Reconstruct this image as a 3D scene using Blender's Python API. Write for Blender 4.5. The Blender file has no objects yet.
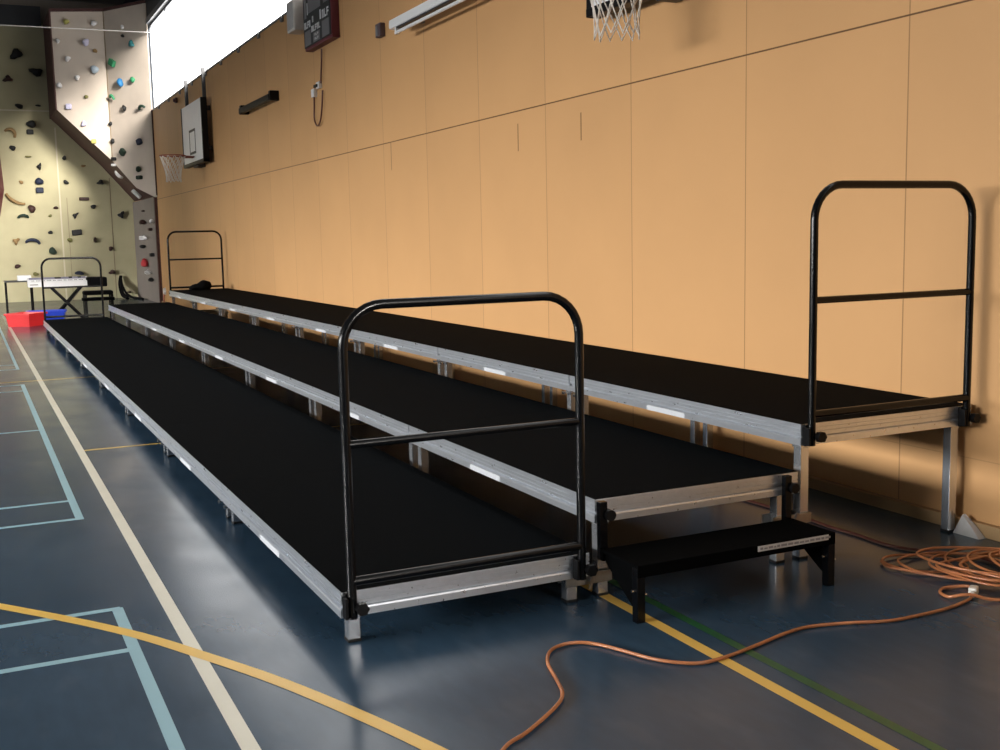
import bpy, bmesh, math, random
from mathutils import Vector, Matrix
random.seed(7)
C = bpy.context.scene.collection
PI = math.pi

# ------------------------------------------------------------------ materials
def srgb(r, g, b):
    f = lambda v: (v/255/12.92) if v/255 <= .04045 else ((v/255+.055)/1.055)**2.4
    return (f(r), f(g), f(b), 1)

def mat(name, col, rough=.6, metal=0, spec=.5, noise=0, nscale=8, bump=0, bscale=60, stretch=None, rnoise=0):
    m = bpy.data.materials.new(name); m.use_nodes = True
    nt = m.node_tree; b = nt.nodes['Principled BSDF']
    b.inputs['Base Color'].default_value = col
    b.inputs['Roughness'].default_value = rough
    b.inputs['Metallic'].default_value = metal
    b.inputs['Specular IOR Level'].default_value = spec
    if noise or bump or rnoise:
        tc = nt.nodes.new('ShaderNodeTexCoord'); mp = nt.nodes.new('ShaderNodeMapping')
        nt.links.new(tc.outputs['Object'], mp.inputs['Vector'])
        if stretch: mp.inputs['Scale'].default_value = stretch
    if noise:
        n = nt.nodes.new('ShaderNodeTexNoise'); n.inputs['Scale'].default_value = nscale; n.inputs['Detail'].default_value = 5
        nt.links.new(mp.outputs[0], n.inputs['Vector'])
        r = nt.nodes.new('ShaderNodeMapRange'); r.inputs[1].default_value = .25; r.inputs[2].default_value = .75
        r.inputs[3].default_value = 1-noise; r.inputs[4].default_value = 1+noise
        nt.links.new(n.outputs['Fac'], r.inputs[0])
        mx = nt.nodes.new('ShaderNodeVectorMath'); mx.operation = 'SCALE'; mx.inputs[0].default_value = col[:3]
        nt.links.new(r.outputs[0], mx.inputs['Scale']); nt.links.new(mx.outputs[0], b.inputs['Base Color'])
    if rnoise:
        n = nt.nodes.new('ShaderNodeTexNoise'); n.inputs['Scale'].default_value = nscale*1.7; n.inputs['Detail'].default_value = 4
        nt.links.new(mp.outputs[0], n.inputs['Vector'])
        r = nt.nodes.new('ShaderNodeMapRange'); r.inputs[1].default_value = .3; r.inputs[2].default_value = .7
        r.inputs[3].default_value = rough-rnoise; r.inputs[4].default_value = rough+rnoise
        nt.links.new(n.outputs['Fac'], r.inputs[0]); nt.links.new(r.outputs[0], b.inputs['Roughness'])
    if bump:
        n = nt.nodes.new('ShaderNodeTexNoise'); n.inputs['Scale'].default_value = bscale; n.inputs['Detail'].default_value = 3
        nt.links.new(mp.outputs[0], n.inputs['Vector'])
        bp = nt.nodes.new('ShaderNodeBump'); bp.inputs['Strength'].default_value = bump; bp.inputs['Distance'].default_value = .01
        nt.links.new(n.outputs['Fac'], bp.inputs['Height']); nt.links.new(bp.outputs[0], b.inputs['Normal'])
    return m

M = {}
M['carpet'] = mat('black carpet', (.0022, .0031, .004, 1), .95, 0, .03, .18, 40, .3, 500)
M['alu'] = mat('brushed aluminium', (.69, .725, .775, 1), .3, .8, .5, .05, 5, 0, 60, (6, 1.5, 6), .03)
M['alu_leg'] = mat('aluminium leg', (.66, .69, .73, 1), .26, .88, .5, .03, 3)
M['zinc'] = mat('zinc plated steel', (.36, .35, .33, 1), .4, 1, .5, .12, 30)
M['chrome'] = mat('bright bolt', (.85, .85, .85, 1), .2, 1)
M['black_paint'] = mat('black powder coat', (.002, .0022, .0028, 1), .24, 0, .28, .1, 30)
M['black_plastic'] = mat('black plastic', (.0035, .0035, .004, 1), .45, 0, .18)
M['black_matt'] = mat('black matt board', (.0016, .0018, .002, 1), .8, 0, .02, .2, 25)
M['black_cloth'] = mat('black cloth', (.004, .004, .0045, 1), .9, 0, .1, .2, 30, .5, 40)
M['rubber'] = mat('black rubber', (.01, .01, .01, 1), .7, 0, .3)
M['sticker'] = mat('white sticker', (.5, .52, .55, 1), .5, 0, .4, .04, 60)
M['print'] = mat('grey print', (.28, .27, .27, 1), .6)
M['step_sticker'] = mat('pale label strip', (.62, .6, .58, 1), .55, 0, .3, .06, 80)
M['white'] = mat('white enamel', (.78, .79, .8, 1), .35, 0, .5, .03, 6)
M['offwhite'] = mat('off white plastic', (.62, .6, .55, 1), .5, 0, .4, .05, 10)
M['cream'] = mat('cream card', (.6, .5, .36, 1), .7, 0, .3, .08, 10)
M['grey_panel'] = mat('grey score window', (.16, .16, .17, 1), .35, 0, .4, .06, 8)
M['board_black'] = mat('scoreboard face', (.02, .024, .028, 1), .5, 0, .4)
M['maroon'] = mat('maroon frame', (.13, .025, .035, 1), .5, 0, .4, .08, 6)
M['red'] = mat('red plastic', (.72, .025, .03, 1), .38, 0, .5, .04, 5)
M['blue'] = mat('blue plastic', (.015, .06, .62, 1), .38, 0, .5, .04, 5)
M['orange_rim'] = mat('red brown rim', (.24, .05, .025, 1), .5, 0, .4)
M['net'] = mat('net cord', (.7, .66, .6, 1), .9, 0, .1)
M['cable'] = mat('orange cable', (.38, .14, .055, 1), .27, 0, .6, .3, 7)
M['cable_dark_and_shaded'] = mat('brown and shaded cable', (.1, .025, .015, 1), .45)  # brown wall leads; also the painted shade on the orange floor lead
M['dark_steel'] = mat('dark steel', (.025, .028, .034, 1), .5, .0, .5, .15, 4)
M['grey_steel'] = mat('grey steel', (.25, .26, .28, 1), .45, .6, .5, .08, 8)
M['paper'] = mat('pale grey card', (.45, .44, .43, 1), .8, 0, .2, .08, 20)
M['wire'] = mat('pale wire', (.55, .53, .5, 1), .5, 0, .4)
M['climb_beige'] = mat('beige climbing panel', (.42, .38, .235, 1), .75, 0, .3, .09, 1.6, .12, 60)
M['climb_pale'] = mat('pale climbing panel', (.58, .50, .42, 1), .75, 0, .3, .07, 1.8, .12, 60)
M['climb_grey'] = mat('grey climbing panel', (.23, .2, .18, 1), .75, 0, .3, .07, 1.8, .12, 60)
M['brown_edge'] = mat('brown plywood edge', (.075, .033, .03, 1), .65, 0, .3, .15, 3)
M['seam'] = mat('panel joint', (.2, .15, .09, 1), .8)
M['pale_trim'] = mat('pale joint strip', (.55, .5, .36, 1), .7)
M['ceiling'] = mat('grey ceiling', (.3, .28, .26, 1), .8, 0, .2, .06, 2)
M['plain_wall'] = mat('far side wall', (.34, .29, .24, 1), .8, 0, .2, .05, 2)
M['rear_wall'] = mat('brown rear wall', (.13, .095, .065, 1), .8, 0, .2, .05, 2)
M['base'] = mat('skirting board', (.36, .23, .11, 1), .5, 0, .4, .08, 4)
M['line_white'] = mat('white court line', (.66, .64, .54, 1), .32, 0, .5, .05, 6)
M['line_blue'] = mat('light blue court line', (.27, .45, .52, 1), .32, 0, .5, .06, 6)
M['line_yellow'] = mat('yellow court line', (.72, .46, .1, 1), .32, 0, .5, .06, 6)
M['line_green'] = mat('faded green court line', (.016, .085, .03, 1), .32, 0, .5, .25, 12)

def emit_pane(name, col, strength):
    m = bpy.data.materials.new(name); m.use_nodes = True
    nt = m.node_tree; nt.nodes.clear()
    o = nt.nodes.new('ShaderNodeOutputMaterial'); a = nt.nodes.new('ShaderNodeAddShader')
    t = nt.nodes.new('ShaderNodeBsdfTransparent'); t.inputs[0].default_value = (.9, .9, .9, 1)
    e = nt.nodes.new('ShaderNodeEmission'); e.inputs[0].default_value = col; e.inputs[1].default_value = strength
    nt.links.new(t.outputs[0], a.inputs[0]); nt.links.new(e.outputs[0], a.inputs[1]); nt.links.new(a.outputs[0], o.inputs[0])
    return m
M['pane_right'] = emit_pane('bright frosted pane', (1, .98, .95, 1), 4.0)
M['pane_left'] = emit_pane('bright side pane', (.9, .95, 1, 1), 1.4)

def floor_material():
    m = mat('blue sports floor', (.034, .06, .088, 1), .3, 0, .3)
    nt = m.node_tree; b = nt.nodes['Principled BSDF']
    tc = nt.nodes.new('ShaderNodeTexCoord')
    def noise(scale, detail, lo, hi, rng=(.3, .7), stretch=None):
        src = tc.outputs['Object']
        if stretch:
            mp = nt.nodes.new('ShaderNodeMapping'); mp.inputs['Scale'].default_value = stretch
            nt.links.new(src, mp.inputs['Vector']); src = mp.outputs[0]
        n = nt.nodes.new('ShaderNodeTexNoise'); n.inputs['Scale'].default_value = scale; n.inputs['Detail'].default_value = detail
        nt.links.new(src, n.inputs['Vector'])
        r = nt.nodes.new('ShaderNodeMapRange'); r.inputs[1].default_value, r.inputs[2].default_value = rng
        r.inputs[3].default_value = lo; r.inputs[4].default_value = hi
        nt.links.new(n.outputs['Fac'], r.inputs[0]); return r.outputs[0]
    a = noise(1.3, 4, .88, 1.12); c = noise(22, 5, .93, 1.07, stretch=(1, .25, 1))
    mu = nt.nodes.new('ShaderNodeMath'); mu.operation = 'MULTIPLY'; nt.links.new(a, mu.inputs[0]); nt.links.new(c, mu.inputs[1])
    v = nt.nodes.new('ShaderNodeVectorMath'); v.operation = 'SCALE'; v.inputs[0].default_value = (.027, .055, .09)
    nt.links.new(mu.outputs[0], v.inputs['Scale'])
    # pale scuffs
    w = noise(7, 3, 0, .10, (.55, .85), (1, .5, 1))
    mx = nt.nodes.new('ShaderNodeMix'); mx.data_type = 'RGBA'; mx.inputs[7].default_value = (.2, .22, .24, 1)
    nt.links.new(w, mx.inputs[0]); nt.links.new(v.outputs[0], mx.inputs[6]); nt.links.new(mx.outputs[2], b.inputs['Base Color'])
    nt.links.new(noise(2.2, 2, .19, .26), b.inputs['Roughness'])
    bp = nt.nodes.new('ShaderNodeBump'); bp.inputs['Strength'].default_value = .06; bp.inputs['Distance'].default_value = .01
    n = nt.nodes.new('ShaderNodeTexNoise'); n.inputs['Scale'].default_value = 6; n.inputs['Detail'].default_value = 3
    nt.links.new(tc.outputs['Object'], n.inputs['Vector']); nt.links.new(n.outputs['Fac'], bp.inputs['Height']); nt.links.new(bp.outputs[0], b.inputs['Normal'])
    return m
M['floor'] = floor_material()

def wall_material():
    base = (.575, .32, .136)
    m = mat('orange wall panels', base+(1,), .55, 0, .35)
    nt = m.node_tree; b = nt.nodes['Principled BSDF']
    tc = nt.nodes.new('ShaderNodeTexCoord'); sp = nt.nodes.new('ShaderNodeSeparateXYZ'); nt.links.new(tc.outputs['Object'], sp.inputs[0])
    def mth(op, a, b_=None, c_=None):
        n = nt.nodes.new('ShaderNodeMath'); n.operation = op
        for i, x in enumerate((a, b_, c_)):
            if x is None: continue
            if isinstance(x, (int, float)): n.inputs[i].default_value = x
            else: nt.links.new(x, n.inputs[i])
        return n.outputs[0]
    y, z = sp.outputs[1], sp.outputs[2]
    P = 1.2326
    t = mth('DIVIDE', mth('SUBTRACT', y, .463), P)
    fr = mth('ABSOLUTE', mth('SUBTRACT', t, mth('ROUND', t)))
    vline = mth('LESS_THAN', fr, .0032)
    hz = mth('LESS_THAN', mth('ABSOLUTE', mth('SUBTRACT', z, 2.41)), .0045)
    hz2 = mth('LESS_THAN', mth('ABSOLUTE', mth('SUBTRACT', z, .345)), .0025)
    near = mth('LESS_THAN', y, 9.0)
    line = mth('MAXIMUM', mth('MULTIPLY', vline, .55), mth('MAXIMUM', hz, mth('MULTIPLY', hz2, .25)))
    # screw dots along the joint, three scuff strokes
    for (yc, z0, z1) in ((7.63, 2.12, 2.41), (4.64, 2.09, 2.31), (3.61, 2.09, 2.29)):
        s = mth('LESS_THAN', mth('ABSOLUTE', mth('SUBTRACT', y, yc)), .009)
        s = mth('MULTIPLY', s, mth('LESS_THAN', mth('ABSOLUTE', mth('SUBTRACT', z, (z0+z1)/2)), (z1-z0)/2))
        line = mth('MAXIMUM', line, mth('MULTIPLY', s, .7))
    # each panel a slightly different tone
    cell = mth('FLOOR', t); row = mth('GREATER_THAN', z, 2.41)
    cb = nt.nodes.new('ShaderNodeCombineXYZ'); nt.links.new(cell, cb.inputs[0]); nt.links.new(row, cb.inputs[1])
    wn = nt.nodes.new('ShaderNodeTexWhiteNoise'); wn.noise_dimensions = '3D'; nt.links.new(cb.outputs[0], wn.inputs['Vector'])
    tone = mth('MULTIPLY_ADD', wn.outputs['Value'], .07, .965)
    n = nt.nodes.new('ShaderNodeTexNoise'); n.inputs['Scale'].default_value = 1.1; n.inputs['Detail'].default_value = 6
    nt.links.new(tc.outputs['Object'], n.inputs['Vector'])
    tone = mth('MULTIPLY', tone, mth('MULTIPLY_ADD', n.outputs['Fac'], .16, .92))
    v = nt.nodes.new('ShaderNodeVectorMath'); v.operation = 'SCALE'; v.inputs[0].default_value = base; nt.links.new(tone, v.inputs['Scale'])
    mx = nt.nodes.new('ShaderNodeMix'); mx.data_type = 'RGBA'; mx.inputs[7].default_value = (.13, .062, .02, 1)
    nt.links.new(line, mx.inputs[0]); nt.links.new(v.outputs[0], mx.inputs[6]); nt.links.new(mx.outputs[2], b.inputs['Base Color'])
    return m
M['wall'] = wall_material()

# ------------------------------------------------------------------ mesh builder
class MB:
    def __init__(s): s.v = []; s.f = []; s.smooth = []
    def add(s, vs, fs, smooth=False):
        o = len(s.v); s.v += [tuple(v) for v in vs]
        s.f += [tuple(i+o for i in f) for f in fs]; s.smooth += [smooth]*len(fs); return s
    def box(s, x0, x1, y0, y1, z0, z1, c=0, mtx=None):
        """box with chamfered vertical/horizontal edges when c > 0"""
        if c <= 0:
            vs = [(x, y, z) for z in (z0, z1) for y in (y0, y1) for x in (x0, x1)]
            fs = [(0, 2, 3, 1), (4, 5, 7, 6), (0, 1, 5, 4), (2, 6, 7, 3), (0, 4, 6, 2), (1, 3, 7, 5)]
        else:
            bm = bmesh.new(); bmesh.ops.create_cube(bm, size=1)
            for v in bm.verts: v.co = Vector(((x0+x1)/2+v.co.x*(x1-x0), (y0+y1)/2+v.co.y*(y1-y0), (z0+z1)/2+v.co.z*(z1-z0)))
            bmesh.ops.bevel(bm, geom=bm.edges[:], offset=c, segments=2, affect='EDGES', profile=.6)
            bm.verts.index_update(); vs = [v.co.copy() for v in bm.verts]; fs = [[v.index for v in f.verts] for f in bm.faces]; bm.free()
        if mtx: vs = [mtx @ Vector(v) for v in vs]
        return s.add(vs, fs)
    def cyl(s, a, b, r, n=16, r2=None, smooth=True):
        a, b = Vector(a), Vector(b); d = (b-a).normalized(); q = d.to_track_quat('Z', 'Y'); r2 = r if r2 is None else r2
        vs = []
        for p, rr in ((a, r), (b, r2)):
            for i in range(n): vs.append(p + q @ Vector((rr*math.cos(2*PI*i/n), rr*math.sin(2*PI*i/n), 0)))
        s.add(vs, [(i, (i+1) % n, n+(i+1) % n, n+i) for i in range(n)], smooth)
        s.add(vs[:n], [tuple(range(n-1, -1, -1))]); s.add(vs[n:], [tuple(range(n))]); return s
    def tube(s, pts, r, n=10, closed=False, cap=True, radii=None):
        pts = [Vector(p) for p in pts]; m = len(pts); vs = []
        up = None
        for k in range(m):
            if closed: t = pts[(k+1) % m]-pts[k-1]
            else: t = pts[min(k+1, m-1)]-pts[max(k-1, 0)]
            t.normalize()
            if up is None:
                up = Vector((0, 0, 1)) if abs(t.z) < .9 else Vector((1, 0, 0))
            up = (up - t*up.dot(t)).normalized(); sd = t.cross(up)
            rr = radii[k] if radii else r
            for i in range(n): vs.append(pts[k] + (up*math.cos(2*PI*i/n) + sd*math.sin(2*PI*i/n))*rr)
        fs = []
        for k in range(m if closed else m-1):
            k2 = (k+1) % m
            for i in range(n): fs.append((k*n+i, k*n+(i+1) % n, k2*n+(i+1) % n, k2*n+i))
        s.add(vs, fs, True)
        if cap and not closed:
            s.add(vs[:n], [tuple(range(n))]); s.add(vs[-n:], [tuple(range(n-1, -1, -1))])
        return s
    def prism(s, poly, d):
        """poly: list of 3-D points, d: extrusion vector"""
        d = Vector(d); p = [Vector(v) for v in poly]; n = len(p)
        return s.add(p+[v+d for v in p], [tuple(range(n-1, -1, -1)), tuple(range(n, 2*n))]+[(i, (i+1) % n, n+(i+1) % n, n+i) for i in range(n)])
    def mesh(s, name, mats, mi=None):
        me = bpy.data.meshes.new(name); me.from_pydata(s.v, [], s.f)
        for m in (mats if isinstance(mats, (list, tuple)) else [mats]): me.materials.append(m)
        me.polygons.foreach_set('use_smooth', s.smooth)
        bm = bmesh.new(); bm.from_mesh(me); bmesh.ops.recalc_face_normals(bm, faces=bm.faces[:]); bm.to_mesh(me); bm.free()
        me.update(); return me
    def build(s, name, m, parent=None):
        o = bpy.data.objects.new(name, s.mesh(name, m)); C.objects.link(o)
        if parent: o.parent = parent
        return o

def tag(o, label=None, cat=None, group=None, kind=None):
    if label: o['label'] = label
    if cat: o['category'] = cat
    if group: o['group'] = group
    if kind: o['kind'] = kind
    return o
def empty(name, loc, label=None, cat=None, group=None):
    o = bpy.data.objects.new(name, None); C.objects.link(o); o.location = loc; o.empty_display_size = .1
    return tag(o, label, cat, group)
def copy_tree(o, parent=None):
    c = o.copy(); C.objects.link(c)
    if parent: c.parent = parent
    for ch in list(o.children): copy_tree(ch, c)
    return c
def catmull(pts, n=8, closed=False):
    p = [Vector(q) for q in pts]; out = []; m = len(p)
    for i in range(m if closed else m-1):
        if closed: a, b, c, d = p[i-1], p[i], p[(i+1) % m], p[(i+2) % m]
        else: a, b, c, d = p[max(i-1, 0)], p[i], p[i+1], p[min(i+2, m-1)]
        for k in range(n):
            t = k/n
            out.append(.5*((2*b)+(c-a)*t+(2*a-5*b+4*c-d)*t*t+(3*b-a-3*c+d)*t**3))
    if not closed: out.append(p[-1])
    return out
ORD = ['first', 'second', 'third', 'fourth', 'fifth', 'sixth', 'seventh', 'eighth', 'ninth', 'tenth', 'eleventh', 'twelfth',
       'thirteenth', 'fourteenth', 'fifteenth', 'sixteenth', 'seventeenth', 'eighteenth', 'nineteenth', 'twentieth',
       'twenty-first', 'twenty-second', 'twenty-third', 'twenty-fourth', 'twenty-fifth', 'twenty-sixth']

# ------------------------------------------------------------------ the hall
XW = 3.04; YB = 27.1; YN = -22.0; XL = -13.0; ZC = 7.5; SILL = 4.44; HEAD = 6.35
def struct(name, mb, m, parent=None):
    o = mb.build(name, m, parent); o['kind'] = 'structure'; return o

fl = MB(); mats = [M['floor'], M['line_white'], M['line_blue'], M['line_yellow'], M['line_green']]; mi = []
fl.box(XL-.2, XW+.2, YN-.2, YB+.4, -.1, 0); mi += [0]*6
lift = [0.0004]
def quad(p, k):
    z = lift[0]; lift[0] += .00005
    fl.add([(x, y, z) for x, y in p], [tuple(range(len(p)))]); mi.append(k)
def rect(x0, x1, y0, y1, k): quad([(x0, y0), (x1, y0), (x1, y1), (x0, y1)], k)
rect(-.49, -.44, YN+2, 21.5, 1)                                    # long white side line
for x0, x1, y0, y1 in ((-.645, -.61, 10.28, 24.0), (-.668, -.628, 2.42, 8.74), (-.672, -.63, -3.2, .845)):
    rect(x0, x1, y0, y1, 2)
for y in (10.85, 10.30, 8.70, 8.18, 5.57, 2.90, 2.42+.02, .835, .348): rect(-2.4, -.64, y-.02, y+.02, 2)
rect(-6, 3.0, 8.982, 9.018, 3); rect(-.44, 3.0, 4.452, 4.488, 3)
rect(1.06, 1.108, -8, 12, 3)
rect(1.185, 1.222, -8, 2.0, 4)
arc = catmull([(-2.2, 2.35, 0), (-1.5, 1.62, 0), (-1.063, 1.096, 0), (-.673, .568, 0), (-.431, .135, 0), (-.231, -.281, 0), (-.012, -.867, 0), (.2, -1.6, 0)], 6)
for a, b, c, d in zip([arc[0]]+arc[:-2], arc[:-1], arc[1:], arc[2:]+[arc[-1]]):
    n1 = (c-a).normalized(); n2 = (d-b).normalized(); w = .026
    q1 = Vector((-n1.y, n1.x, 0))*w; q2 = Vector((-n2.y, n2.x, 0))*w
    z = .0016
    fl.add([(b.x-q1.x, b.y-q1.y, z), (c.x-q2.x, c.y-q2.y, z), (c.x+q2.x, c.y+q2.y, z), (b.x+q1.x, b.y+q1.y, z)], [(0, 1, 2, 3)]); mi.append(3)
me = bpy.data.meshes.new('floor'); me.from_pydata(fl.v, [], fl.f)
for m in mats: me.materials.append(m)
me.polygons.foreach_set('material_index', mi); me.update()
o = bpy.data.objects.new('floor', me); C.objects.link(o); o['kind'] = 'structure'

struct('ceiling', MB().box(XL-.2, XW+.2, YN-.2, YB+.4, ZC, ZC+.2), M['ceiling'])
struct('wall_right', MB().box(XW, XW+.12, YN-.2, YB+.4, 0, SILL), M['wall'])
struct('wall_right_header', MB().box(XW, XW+.12, YN-.2, YB+.4, HEAD, ZC), M['dark_steel'])
struct('wall_back', MB().box(XL-.2, XW, YB+.15, YB+.4, 0, ZC), M['plain_wall'])
struct('wall_behind', MB().box(XL-.2, XW, YN-.2, YN, 0, ZC), M['rear_wall'])
WL0, WL1, WZ0, WZ1 = -17, 26, 2.4, 4.0
lw = MB().box(XL-.2, XL, YN, YB+.15, 0, WZ0).box(XL-.2, XL, YN, YB+.15, WZ1, ZC)
lw.box(XL-.2, XL, YN, WL0, WZ0, WZ1).box(XL-.2, XL, WL1, YB+.15, WZ0, WZ1)
struct('wall_left', lw, M['plain_wall'])
# window bands: frame with the bright panes as its child
def window(name, x, y0, y1, z0, z1, n, pane, side):
    f = MB()
    t = .05
    f.box(x-.03, x+.03, y0, y1, z0, z0+t).box(x-.03, x+.03, y0, y1, z1-t, z1)
    for k in range(n+1):
        y = y0+(y1-y0)*k/n; f.box(x-.03, x+.03, max(y-.025, y0), min(y+.025, y1), z0+t, z1-t)
    o = struct(name, f, M['grey_steel'])
    p = struct('window_pane', MB().add([(x, y0, z0), (x, y1, z0), (x, y1, z1), (x, y0, z1)], [(0, 1, 2, 3) if side < 0 else (3, 2, 1, 0)]), pane, o)
    return o
window('window_1', XW+.09, YN, 23.4, SILL, HEAD, 22, M['pane_right'], 1)
window('window_2', XL-.1, WL0, WL1, WZ0, WZ1, 19, M['pane_left'], -1)
struct('baseboard_right', MB().box(XW-.034, XW, YN, 23.4, 0, .062, .004), M['base'])
struct('trim_1', MB().box(XL, 1.05, YB-.12, YB+.15, 6.8, 7.28), M['dark_steel'])           # black beam over the climbing wall
sill = MB().box(XW-.012, XW, YN, 23.3, SILL-.03, SILL)
for k in range(14): sill.box(XW-.03, XW, 5+k*1.33, 5.09+k*1.33, SILL-.09, SILL-.02)
struct('trim_2', sill, M['grey_steel'])
struct('trim_3', MB().box(2.975, XW, 23.38, 23.5, 0, 2.5).box(XW-.03, XW, 23.3, 23.4, 2.5, SILL), M['brown_edge'])                # dark strip where climbing wall meets hall wall
struct('trim_4', MB().box(XW-.035, XW, YN, 23.3, HEAD-.02, HEAD+.1), M['grey_steel'])

# ------------------------------------------------------------------ climbing wall
YA = 25.0
cw = empty('climbing_wall', (1.5, YB, 0), 'beige indoor climbing wall with pale overhang and brown underside at the far end', 'climbing wall')
cwi = Matrix.Translation((-1.5, -YB, 0))
def cpart(name, mb, m, label=None):
    mb.v = [tuple(cwi @ Vector(v)) for v in mb.v]; o = mb.build(name, m, cw)
    if label: o['label'] = label
    return o
cpart('lower_panel', MB().box(-7.0, 3.04, YB, YB+.12, 0, 6.9), M['climb_beige'])
# overhang: front face (facing the hall), angled face to the right, brown left side and brown diagonal underside
aL, aR, aT, Y1 = 1.13, 2.25, 6.80, 24.6
pA = [(aL, YA, 4.56), (aR, Y1, 3.36), (aR, Y1, aT), (aL, YA, aT)]
cpart('overhang_front', MB().prism(pA, (.01, .03, 0)), M['climb_pale'], 'pale front of the overhang')
eX, eY = 3.02, 23.3
fB = [(aR, Y1, 3.36), (2.66, 23.91, 2.70), (2.985, 23.36, 2.46), (eX, eY, 2.46), (eX, eY, aT), (aR, Y1, aT)]
cpart('overhang_corner', MB().prism(fB, Vector((.86, .51, 0))*.02), M['climb_pale'], 'pale angled corner of the overhang')
cpart('overhang_side', MB().prism([(aL, YA, 4.56), (aL, YA, aT), (aL, YB, aT), (aL, YB, 4.56)], (-.03, 0, 0)), M['brown_edge'], 'brown side of the overhang')
und = MB().add([(aL, YA, 4.56), (aR, Y1, 3.36), (aR, YB, 3.42), (aL, YB, 4.56)], [(0, 1, 2, 3)])
und.add([(aR, Y1, 3.36), (2.66, 23.91, 2.70), (2.985, 23.36, 2.46), (3.03, 23.4, 2.46), (3.03, YB, 2.5), (aR, YB, 3.42)], [(0, 1, 5), (1, 4, 5), (1, 2, 4), (2, 3, 4)])
cpart('overhang_underside', und, M['brown_edge'], 'brown diagonal underside of the overhang')
cpart('overhang_top', MB().prism([(aL-.03, YA-.02, aT), (aR, Y1-.02, aT), (eX, eY-.02, aT), (3.03, YB, aT), (aL-.03, YB, aT)], (0, 0, .07)), M['brown_edge'], 'dark cap along the overhang top')
cpart('side_panel', MB().box(2.98, 3.03, 23.5, YB, 0, 2.47), M['climb_grey'], 'narrow grey panel beside the orange wall')
jn = MB()
for x, z1 in ((1.21, 4.35),): jn.box(x-.018, x+.018, YB-.012, YB, 0, z1)
for x in (-1.25,): jn.box(x-.012, x+.012, YB-.012, YB, 0, 6.8)
jn.box(-7, aL-.03, YB-.015, YB, 4.74, 4.77)
cpart('joint_strip', jn, M['pale_trim'], 'pale strips covering the panel joints')
cpart('corner_strip', MB().box(2.43, 2.448, YB-.008, YB, 0, 3.1).box(1.37, 1.38, YB-.006, YB, 0, 2.6), M['seam'], 'thin dark joint lines')
cpart('corner_joint', MB().tube([(aR, Y1-.003, 3.36), (aR, Y1-.003, aT)], .014, 8), M['seam'], 'brown joint line between overhang faces')

HC = {'k': (.012, .012, .012), 'g': (.012, .028, .018), 'b': (.012, .018, .04), 'n': (.04, .016, .012), 't': (.27, .17, .07), 'o': (.16, .15, .05),
      'w': (.75, .74, .74), 'v': (.6, .58, .75), 'y': (.45, .42, .12), 'e': (.03, .2, .09), 'u': (.02, .14, .32), 'a': (.02, .13, .14), 'r': (.6, .05, .06), 's': (.4, .48, .55)}
HN = {'k': 'black', 'g': 'dark green', 'b': 'navy', 'n': 'dark brown', 't': 'tan', 'o': 'olive', 'w': 'white', 'v': 'pale lilac', 'y': 'yellow',
      'e': 'green', 'u': 'blue', 'a': 'teal', 'r': 'red', 's': 'pale blue'}
HM = {k: mat(HN[k]+' hold', c+(1,), .6, 0, .35, .12, 20) for k, c in HC.items()}
HS = {'d': 'round', 'p': 'pointed', 'c': 'curved', 'b': 'bar-shaped', 's': 'squarish'}
def hold_mesh(w, h, shape, rnd):
    mb = MB()
    if shape == 'c':
        n = 12; pts = []; rad = []
        for i in range(n+1):
            a = PI*(.08+.84*i/n); pts.append((-w/2*math.cos(a), -.05*math.sin(a)-.02, h*.75*math.sin(a)-h*.4)); rad.append(.02+.3*min(w*.3, h*.5)*math.sin(a)**.7)
        mb.tube([(p[0], p[1]-.03, p[2]) for p in pts], .03, 8, radii=rad)
    elif shape == 'b':
        mb.box(-w/2, w/2, -.09, .0, -h/2, h/2, min(h, .08)*.3)
    elif shape == 's':
        mb.box(-w/2, w/2, -.1, 0, -h/2, h/2, min(w, h)*.22)
    else:
        bm = bmesh.new(); bmesh.ops.create_icosphere(bm, subdivisions=2, radius=1)
        k = [rnd.uniform(.8, 1.15) for _ in range(6)]; ph = [rnd.uniform(0, 6) for _ in range(6)]
        for v in bm.verts:
            x, y, z = v.co; a = math.atan2(z, x)
            s_ = 1+.12*math.sin(2*a+ph[0])*k[0]+.1*math.sin(3*a+ph[1])
            if shape == 'p': s_ *= 1+.3*math.cos(3*a+1.57); x *= 1
            v.co = Vector((x*s_*w/2, (y*.5-.5)*min(.17, .8*max(w, h)), z*s_*h/2))
        bm.verts.index_update(); mb.add([v.co.copy() for v in bm.verts], [[v.index for v in f.verts] for f in bm.faces], True); bm.free()
    return mb
def put_holds(rows, plane, where, group):
    """rows: (a, z, w, h, colour, shape, rot); plane: (origin xy, tangent xy, normal-angle)"""
    (ox, oy), (tx, ty) = plane
    order = {}
    for r in sorted(rows, key=lambda r: -r[1]):
        key = (r[4], r[5]); order.setdefault(key, []).append(r)
    for i, r in enumerate(rows):
        a, z, w, h, c, s, rot = r
        rnd = random.Random(i*13+len(rows))
        o = hold_mesh(w, h, s, rnd).build('climbing_hold', HM[c])
        ang = math.atan2(ty, tx)
        o.location = (ox+tx*a, oy+ty*a, z); o.rotation_euler = (0, -math.radians(rot), 0)
        o.rotation_mode = 'XYZ'
        o.matrix_world = Matrix.Translation(o.location) @ Matrix.Rotation(ang, 4, 'Z') @ Matrix.Rotation(-math.radians(rot), 4, 'Y')
        same = order[(c, s)]; k = same.index(r)
        if len(same) == 1: pos = 'the only such one'
        elif k == 0: pos = 'highest of its kind'
        elif k == len(same)-1: pos = 'lowest of its kind'
        else: pos = ORD[k]+' such from the top'
        tag(o, '%s %s climbing hold on the %s, %s' % (HS[s], HN[c], where, pos), 'climbing hold', group)

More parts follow.
